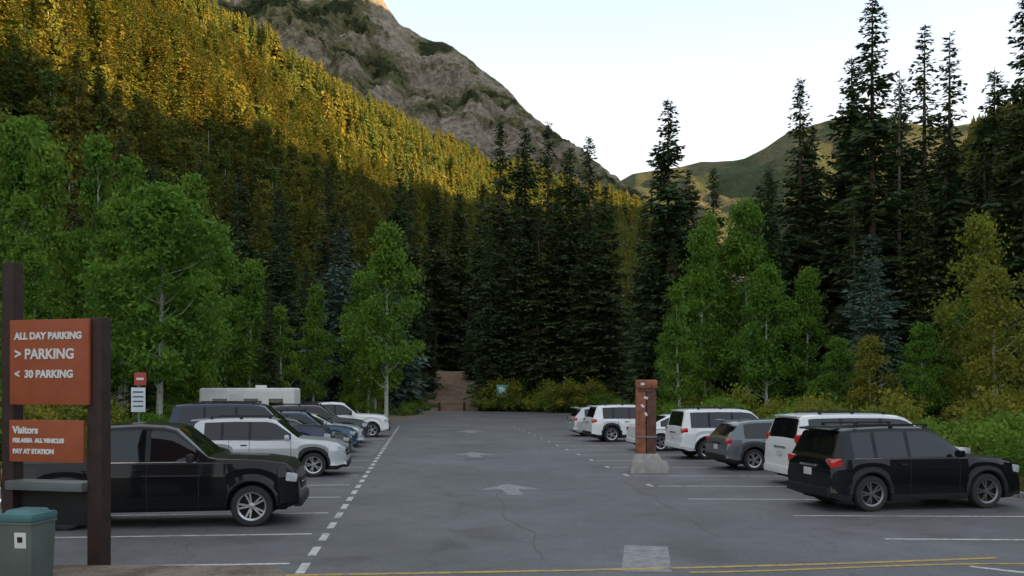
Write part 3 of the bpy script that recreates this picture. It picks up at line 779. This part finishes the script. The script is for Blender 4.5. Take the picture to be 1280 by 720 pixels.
    for nm, cx_, s in (("wheel_front_left", xf, 1), ("wheel_front_right", xf, -1), ("wheel_rear_left", xr, 1), ("wheel_rear_right", xr, -1)):
        add_obj(nm, wm, root, (cx_, s*(hw-.125), wr), (0, 0, 0 if s > 0 else math.pi))
    V = []; F = []
    for c in (xf, xr):
        for s in (1, -1):
            b = len(V); n = 18; k1 = .055 if (clad or kind in ('pickup', 'boxy')) else .012
            for k in range(n+1):
                a = math.pi*(k/n)*1.0
                for (r, yy) in ((Ra-.012, hw-.09), (Ra-.012, hw+.012), (Ra+k1, hw+.008), (Ra+k1+.01, hw-.03)):
                    V.append((c+r*math.cos(a), s*yy, wr+r*math.sin(a)))
            for k in range(n):
                for q in range(3): F.append([b+k*4+q, b+k*4+q+1, b+(k+1)*4+q+1, b+(k+1)*4+q])
    lip = mesh_np("wheel_arch_trim", V, F, [M_trim if (clad or kind == 'boxy') else pm], smooth=True)
    add_obj("wheel_arch_trim", lip, root)
    for s, n in ((1, "left"), (-1, "right")):
        box("headlight_"+n, (.22, .36, .13 if H < 1.7 else .17), (L*.5-.20, s*(hw*.80-.06), H*.475), M_head, root, .04, rot=(0, R_(8), s*R_(-24)))
        if kind == 'sedan' or kind == 'hatch':
            box("tail_light_"+n, (.2, .38, .16), (-L*.5+.13, s*(hw*.93-.17), H*.58), M_tail, root, .04, rot=(0, 0, s*R_(14)))
        elif kind == 'pickup':
            box("tail_light_"+n, (.1, .16, .36), (-L*.5+.045, s*(hw*.93-.09), H*.50), M_tail, root, .03)
        elif kind == 'van':
            box("tail_light_"+n, (.14, .14, .46), (-L*.5+.10, s*(hw*.93-.09), H*.60), M_tail, root, .04)
        else:
            box("tail_light_"+n, (.26, .3, .2), (-L*.5+.15, s*(hw*.93-.13), H*.575), M_tail, root, .05, rot=(0, R_(-6), s*R_(10)))
        box("side_mirror_"+n, (.13, .2, .15), (L*wi[4]-.28, s*(hw+.10), belt+.09), pm if kind != 'pickup' else M_trim, root, .05)
        if kind in ('suv', 'pickup', 'van', 'boxy') and pm in (P_blk, P_wht, P_sil):
            box("belt_moulding_"+n, ((wi[1]-wi[0])*L, .012, .018), ((wi[1]+wi[0])*L/2, s*(hw-.056), belt+.004), M_chr, root, .004)
        for hx in ([doors[0]-.16] + ([doors[0]+ -1.05] if kind not in ('sedan', 'x') and (doors[0]-1.05) > xr else [])):
            box("door_handle_"+n, (.17, .04, .032), (hx, s*(hw-.005), belt-.13), M_trim if clad else pm, root, .012)
        if rails and kind in ('suv', 'boxy', 'van'):
            g = H-belt
            box("roof_rail_"+n, (L*.38, .035, .035), (-L*.16, s*(hw-.06-.33*g*.95-.06), H+.035), M_trim, root, .012)
            for q in (-.34, -.16, .02):
                box("rail_foot_"+n, (.09, .03, .06), (L*q, s*(hw-.06-.33*g*.95-.06), H+.005), M_trim, root, .01)
    box("grille", (.07, W*.46, H*.12), (L*.5-.022, 0, H*.40), M_trim, root, .02)
    box("grille_badge_bar", (.03, W*.40, .022), (L*.5+.02, 0, H*.41), M_chr, root, .006)
    box("front_bumper", (.16, W*.80, H*.10), (L*.5-.03, 0, gc+.14), M_trim if (clad or kind in ('boxy', 'pickup')) else pm, root, .05)
    box("rear_bumper", (.2, W*.90, H*.11), (-L*.5+.05, 0, gc+.2), M_chr if kind == 'pickup' else (M_trim if clad else pm), root, .05)
    box("licence_plate", (.012, .31, .155), (-L*.5-.012, 0, H*.45), M_plate, root, .003)
    if kind in ('suv', 'boxy', 'van', 'hatch'):
        box("tailgate_trim", (.03, W*.34, .05), (-L*.5-.002, 0, H*.53), M_chr if pm is P_wht or pm is P_blk else M_trim, root, .01)
        box("rear_spoiler", (.22, W*.66, .04), (-L*.5+L*.055, 0, H*.965), pm, root, .015, rot=(0, R_(-6), 0))
    if rack:
        for q in (-.42, -.30, -.2):
            box("rack_bar", (.06, W*.86, .06), (L*q, 0, H*.98), M_trim, root, .015)
            for s in (1, -1): box("rack_post", (.06, .06, H*.36), (L*q, s*W*.40, H*.80), M_trim, root, .015)
        for s in (1, -1): box("rack_rail", (L*.34, .05, .05), (-L*.31, s*W*.40, H*1.0), M_trim, root, .015)
    return root

car("pickup_truck", -6.75, 17.0, 8, 5.25, 1.9, 1.93, 'pickup', P_blk, wb=3.3, wr=.39, dark_rim=False)
car("suv_car", -7.25, 26.2, 7, 4.6, 1.85, 1.72, 'suv', P_sil, wb=2.72, wr=.36, clad=True)
car("suv_car", -8.75, 29.6, 7, 5.3, 2.0, 2.1, 'boxy', P_navy, wb=3.05, wr=.39)
car("sedan_car", -8.35, 32.7, 7, 4.6, 1.8, 1.5, 'hatch', P_dgr)
car("suv_car", -8.6, 35.6, 7, 4.5, 1.8, 1.66, 'suv', P_blu, clad=True)
car("sedan_car", -8.9, 38.6, 7, 4.6, 1.8, 1.5, 'sedan', P_sil)
car("suv_car", -9.3, 41.7, 7, 4.8, 1.9, 1.8, 'suv', P_dgr)
car("pickup_truck", -9.3, 46.8, 6, 5.4, 1.95, 1.85, 'pickup', P_wht, wb=3.4, wr=.39, rack=True)
car("suv_car", 8.72, 19.5, 11, 4.6, 1.93, 1.78, 'suv', P_blk, wb=2.75, wr=.38, clad=True, dark_rim=True)
car("minivan_car", 9.75, 24.0, 9, 5.1, 1.98, 1.92, 'van', P_wht, wb=3.0, wr=.36)
car("hatchback_car", 8.75, 28.5, 9, 4.4, 1.8, 1.6, 'hatch', P_gry, clad=True, wr=.34)
car("suv_car", 8.3, 32.8, 9, 4.7, 1.9, 1.83, 'boxy', P_wht, wr=.37)
car("sedan_car", 7.3, 36.9, 9, 4.6, 1.8, 1.5, 'sedan', P_wht)
car("suv_car", 6.0, 43, 9, 4.7, 1.88, 1.78, 'suv', P_wht, clad=True, wr=.37)
car("hatchback_car", 5.3, 47.8, 9, 4.3, 1.8, 1.6, 'hatch', P_sil)

tr = empty("camper_trailer", (-13.2, 44.2, 0), R_(6))
M_rv = mat("camper_shell", (.7, .7, .68), .45, var=.06)
box("shell", (4.6, 2.2, 2.0), (0, 0, 1.6), M_rv, tr, .18, seg=4)
for q in (-1.3, .2, 1.4): box("window", (.7, .03, .45), (q, -1.1, 1.85), M_glass, tr, .02)
box("door", (.65, .03, 1.6), (-.5, -1.1, 1.5), mat("camper_door", (.55, .55, .53), .5), tr, .02)
box("stripe", (4.2, .02, .12), (0, -1.103, 1.2), P_blu, tr, .004)
box("chassis", (5.2, 1.6, .15), (.3, 0, .55), M_trim, tr, .02)
box("roof_vent", (.5, .5, .16), (.5, 0, 2.66), M_rv, tr, .04)
for s in (1, -1): add_obj("wheel", wheel_mesh(.35, False), tr, (-.3, s*1.0, .35), (0, 0, 0 if s > 0 else math.pi))

# ------------------------------------------------------------------ signs & furniture
M_sign = mat("brown_sign_panel", (.33, .075, .025), .55, var=.1, scale=4)
M_post = mat("dark_wood_post", (.035, .016, .012), .7, var=.3, scale=6, bump=.4)
M_txt = mat("white_lettering", (.7, .7, .68), .5, var=.05)
M_gry2 = mat("grey_metal", (.16, .17, .18), .45, metal=.4)
def text(s, size, loc, parent, m=M_txt, rz=0):
    c = bpy.data.curves.new("lettering", 'FONT'); c.body = s; c.size = size; c.extrude = .004; c.offset = .006
    c.materials.append(m)
    o = bpy.data.objects.new("lettering", c); o.parent = parent; o.location = loc; o.rotation_euler = (R_(90), 0, rz)
    COL.objects.link(o); return o
sg = empty("trailhead_sign", (-6.6, 12.62, 0), R_(-14))
box("left_post", (.2, .2, 4.45), (-.74, 0, 2.2), M_post, sg, .02)
box("right_post", (.24, .2, 3.62), (.74, 0, 1.79), M_post, sg, .02)
box("main_panel", (1.34, .05, 1.22), (.03, -.135, 2.97), M_sign, sg, .015)
box("lower_panel", (1.26, .05, .6), (-.02, -.135, 1.84), M_sign, sg, .015)
box("lower_rail", (1.3, .34, .13), (-.02, -.05, 1.2), M_gry2, sg, .02)
box("lower_rail_face", (1.22, .05, .5), (-.02, .05, .87), M_trim, sg, .02)
text("ALL DAY PARKING", .135, (-.55, -.165, 3.3), sg)
text("> PARKING", .2, (-.55, -.165, 3.02), sg)
text("<  30 PARKING", .15, (-.55, -.165, 2.75), sg)
text("Visitors", .14, (-.58, -.165, 1.95), sg)
text("FEE AREA  ALL VEHICLES", .08, (-.58, -.165, 1.82), sg)
text("PAY AT STATION", .09, (-.58, -.165, 1.66), sg)

tc_ = empty("trash_can", (-6.3, 11.35, .1), R_(-8))
M_bin = mat("bin_plastic", (.1, .12, .11), .6, var=.15); M_lid = mat("bin_lid", (.06, .16, .17), .5)
box("bin_body", (.44, .44, .80), (0, 0, .40), M_bin, tc_, .05, taper=1.1)
box("bin_lid", (.51, .51, .1), (0, 0, .84), M_lid, tc_, .04)
box("bin_lid_top", (.42, .42, .07), (0, 0, .90), M_lid, tc_, .03, taper=.8)
box("bin_rim", (.5, .5, .04), (0, 0, .77), M_bin, tc_, .012)
box("bin_label", (.16, .01, .2), (.08, -.237, .56), M_txt, tc_, .003, rot=(R_(3), 0, 0))
box("bin_label_mark", (.07, .006, .07), (.08, -.246, .57), M_trim, tc_, .002, rot=(R_(3), 0, 0))

ps = empty("parking_sign", (-9.5, 22.2, 0), 0)
M_red = mat("sign_red", (.4, .05, .04), .5); M_wsg = mat("sign_white", (.6, .65, .7), .5)
cyl("pole", .03, .03, 3.0, (0, .03, 1.5), M_gry2, ps)
box("red_plate", (.3, .02, .32), (.05, 0, 2.83), M_red, ps, .006)
box("white_plate", (.36, .02, .62), (0, 0, 2.3), M_wsg, ps, .006)
box("plate_symbol", (.18, .01, .06), (.05, -.014, 2.83), M_txt, ps, .002)
for k in range(4): box("plate_text_row", (.26, .008, .035), (0, -.013, 2.5-.12*k), P_blu, ps, .002)

fs = empty("information_sign", (-1.1, 96.5, 0), 0)
cyl("pole_a", .06, .06, 2.9, (-.45, .05, 1.45), M_post, fs); cyl("pole_b", .06, .06, 2.9, (.45, .05, 1.45), M_post, fs)
box("panel", (1.2, .06, 1.3), (0, 0, 2.3), mat("sign_green", (.08, .3, .26), .5), fs, .02)
box("panel_notice", (.7, .02, .7), (0, -.045, 2.35), M_wsg, fs, .01)
for bx in (-5.4, -3.6, -8.2):
    b = empty("wooden_bollard", (bx, 98.8, 0)); cyl("post", .13, .12, .95, (0, 0, .47), M_post, b); cyl("cap", .12, .05, .06, (0, 0, .97), M_post, b)

wp = empty("wooden_pillar", (4.13, 26.9, 0), R_(-4))
M_log = mat("carved_log_wood", (.26, .09, .045), .65, var=.45, scale=5, bump=.5, bscale=18)
M_log2 = mat("log_wood_dark", (.11, .045, .028), .7, var=.4, scale=5, bump=.5)
box("concrete_base", (1.2, .95, .34), (.08, 0, .17), M_curb, wp, .03, taper=.9)
box("concrete_top", (.95, .8, .26), (.02, 0, .46), M_curb, wp, .06, taper=.72)
box("left_timber", (.3, .36, 2.3), (-.17, 0, 1.6), M_log, wp, .04)
box("right_timber", (.3, .34, 2.05), (.15, 0, 1.48), M_log2, wp, .05)
box("cap_block", (.66, .44, .26), (0, 0, 2.72), M_log, wp, .05)
box("neck", (.52, .38, .12), (0, 0, 2.53), M_log2, wp, .03)
for k, zz in enumerate((2.72, 2.3, 2.05, 1.8)):
    box("carved_mark", (.12, .02, .07), (-.12+.1*(k % 2), -.225 if k == 0 else -.185, zz), M_txt, wp, .01, rot=(0, R_(20*k), 0))
box("metal_band", (.66, .42, .05), (0, 0, 1.1), M_gry2, wp, .01)
print("faces", sum(len(m.polygons) for m in bpy.data.meshes))
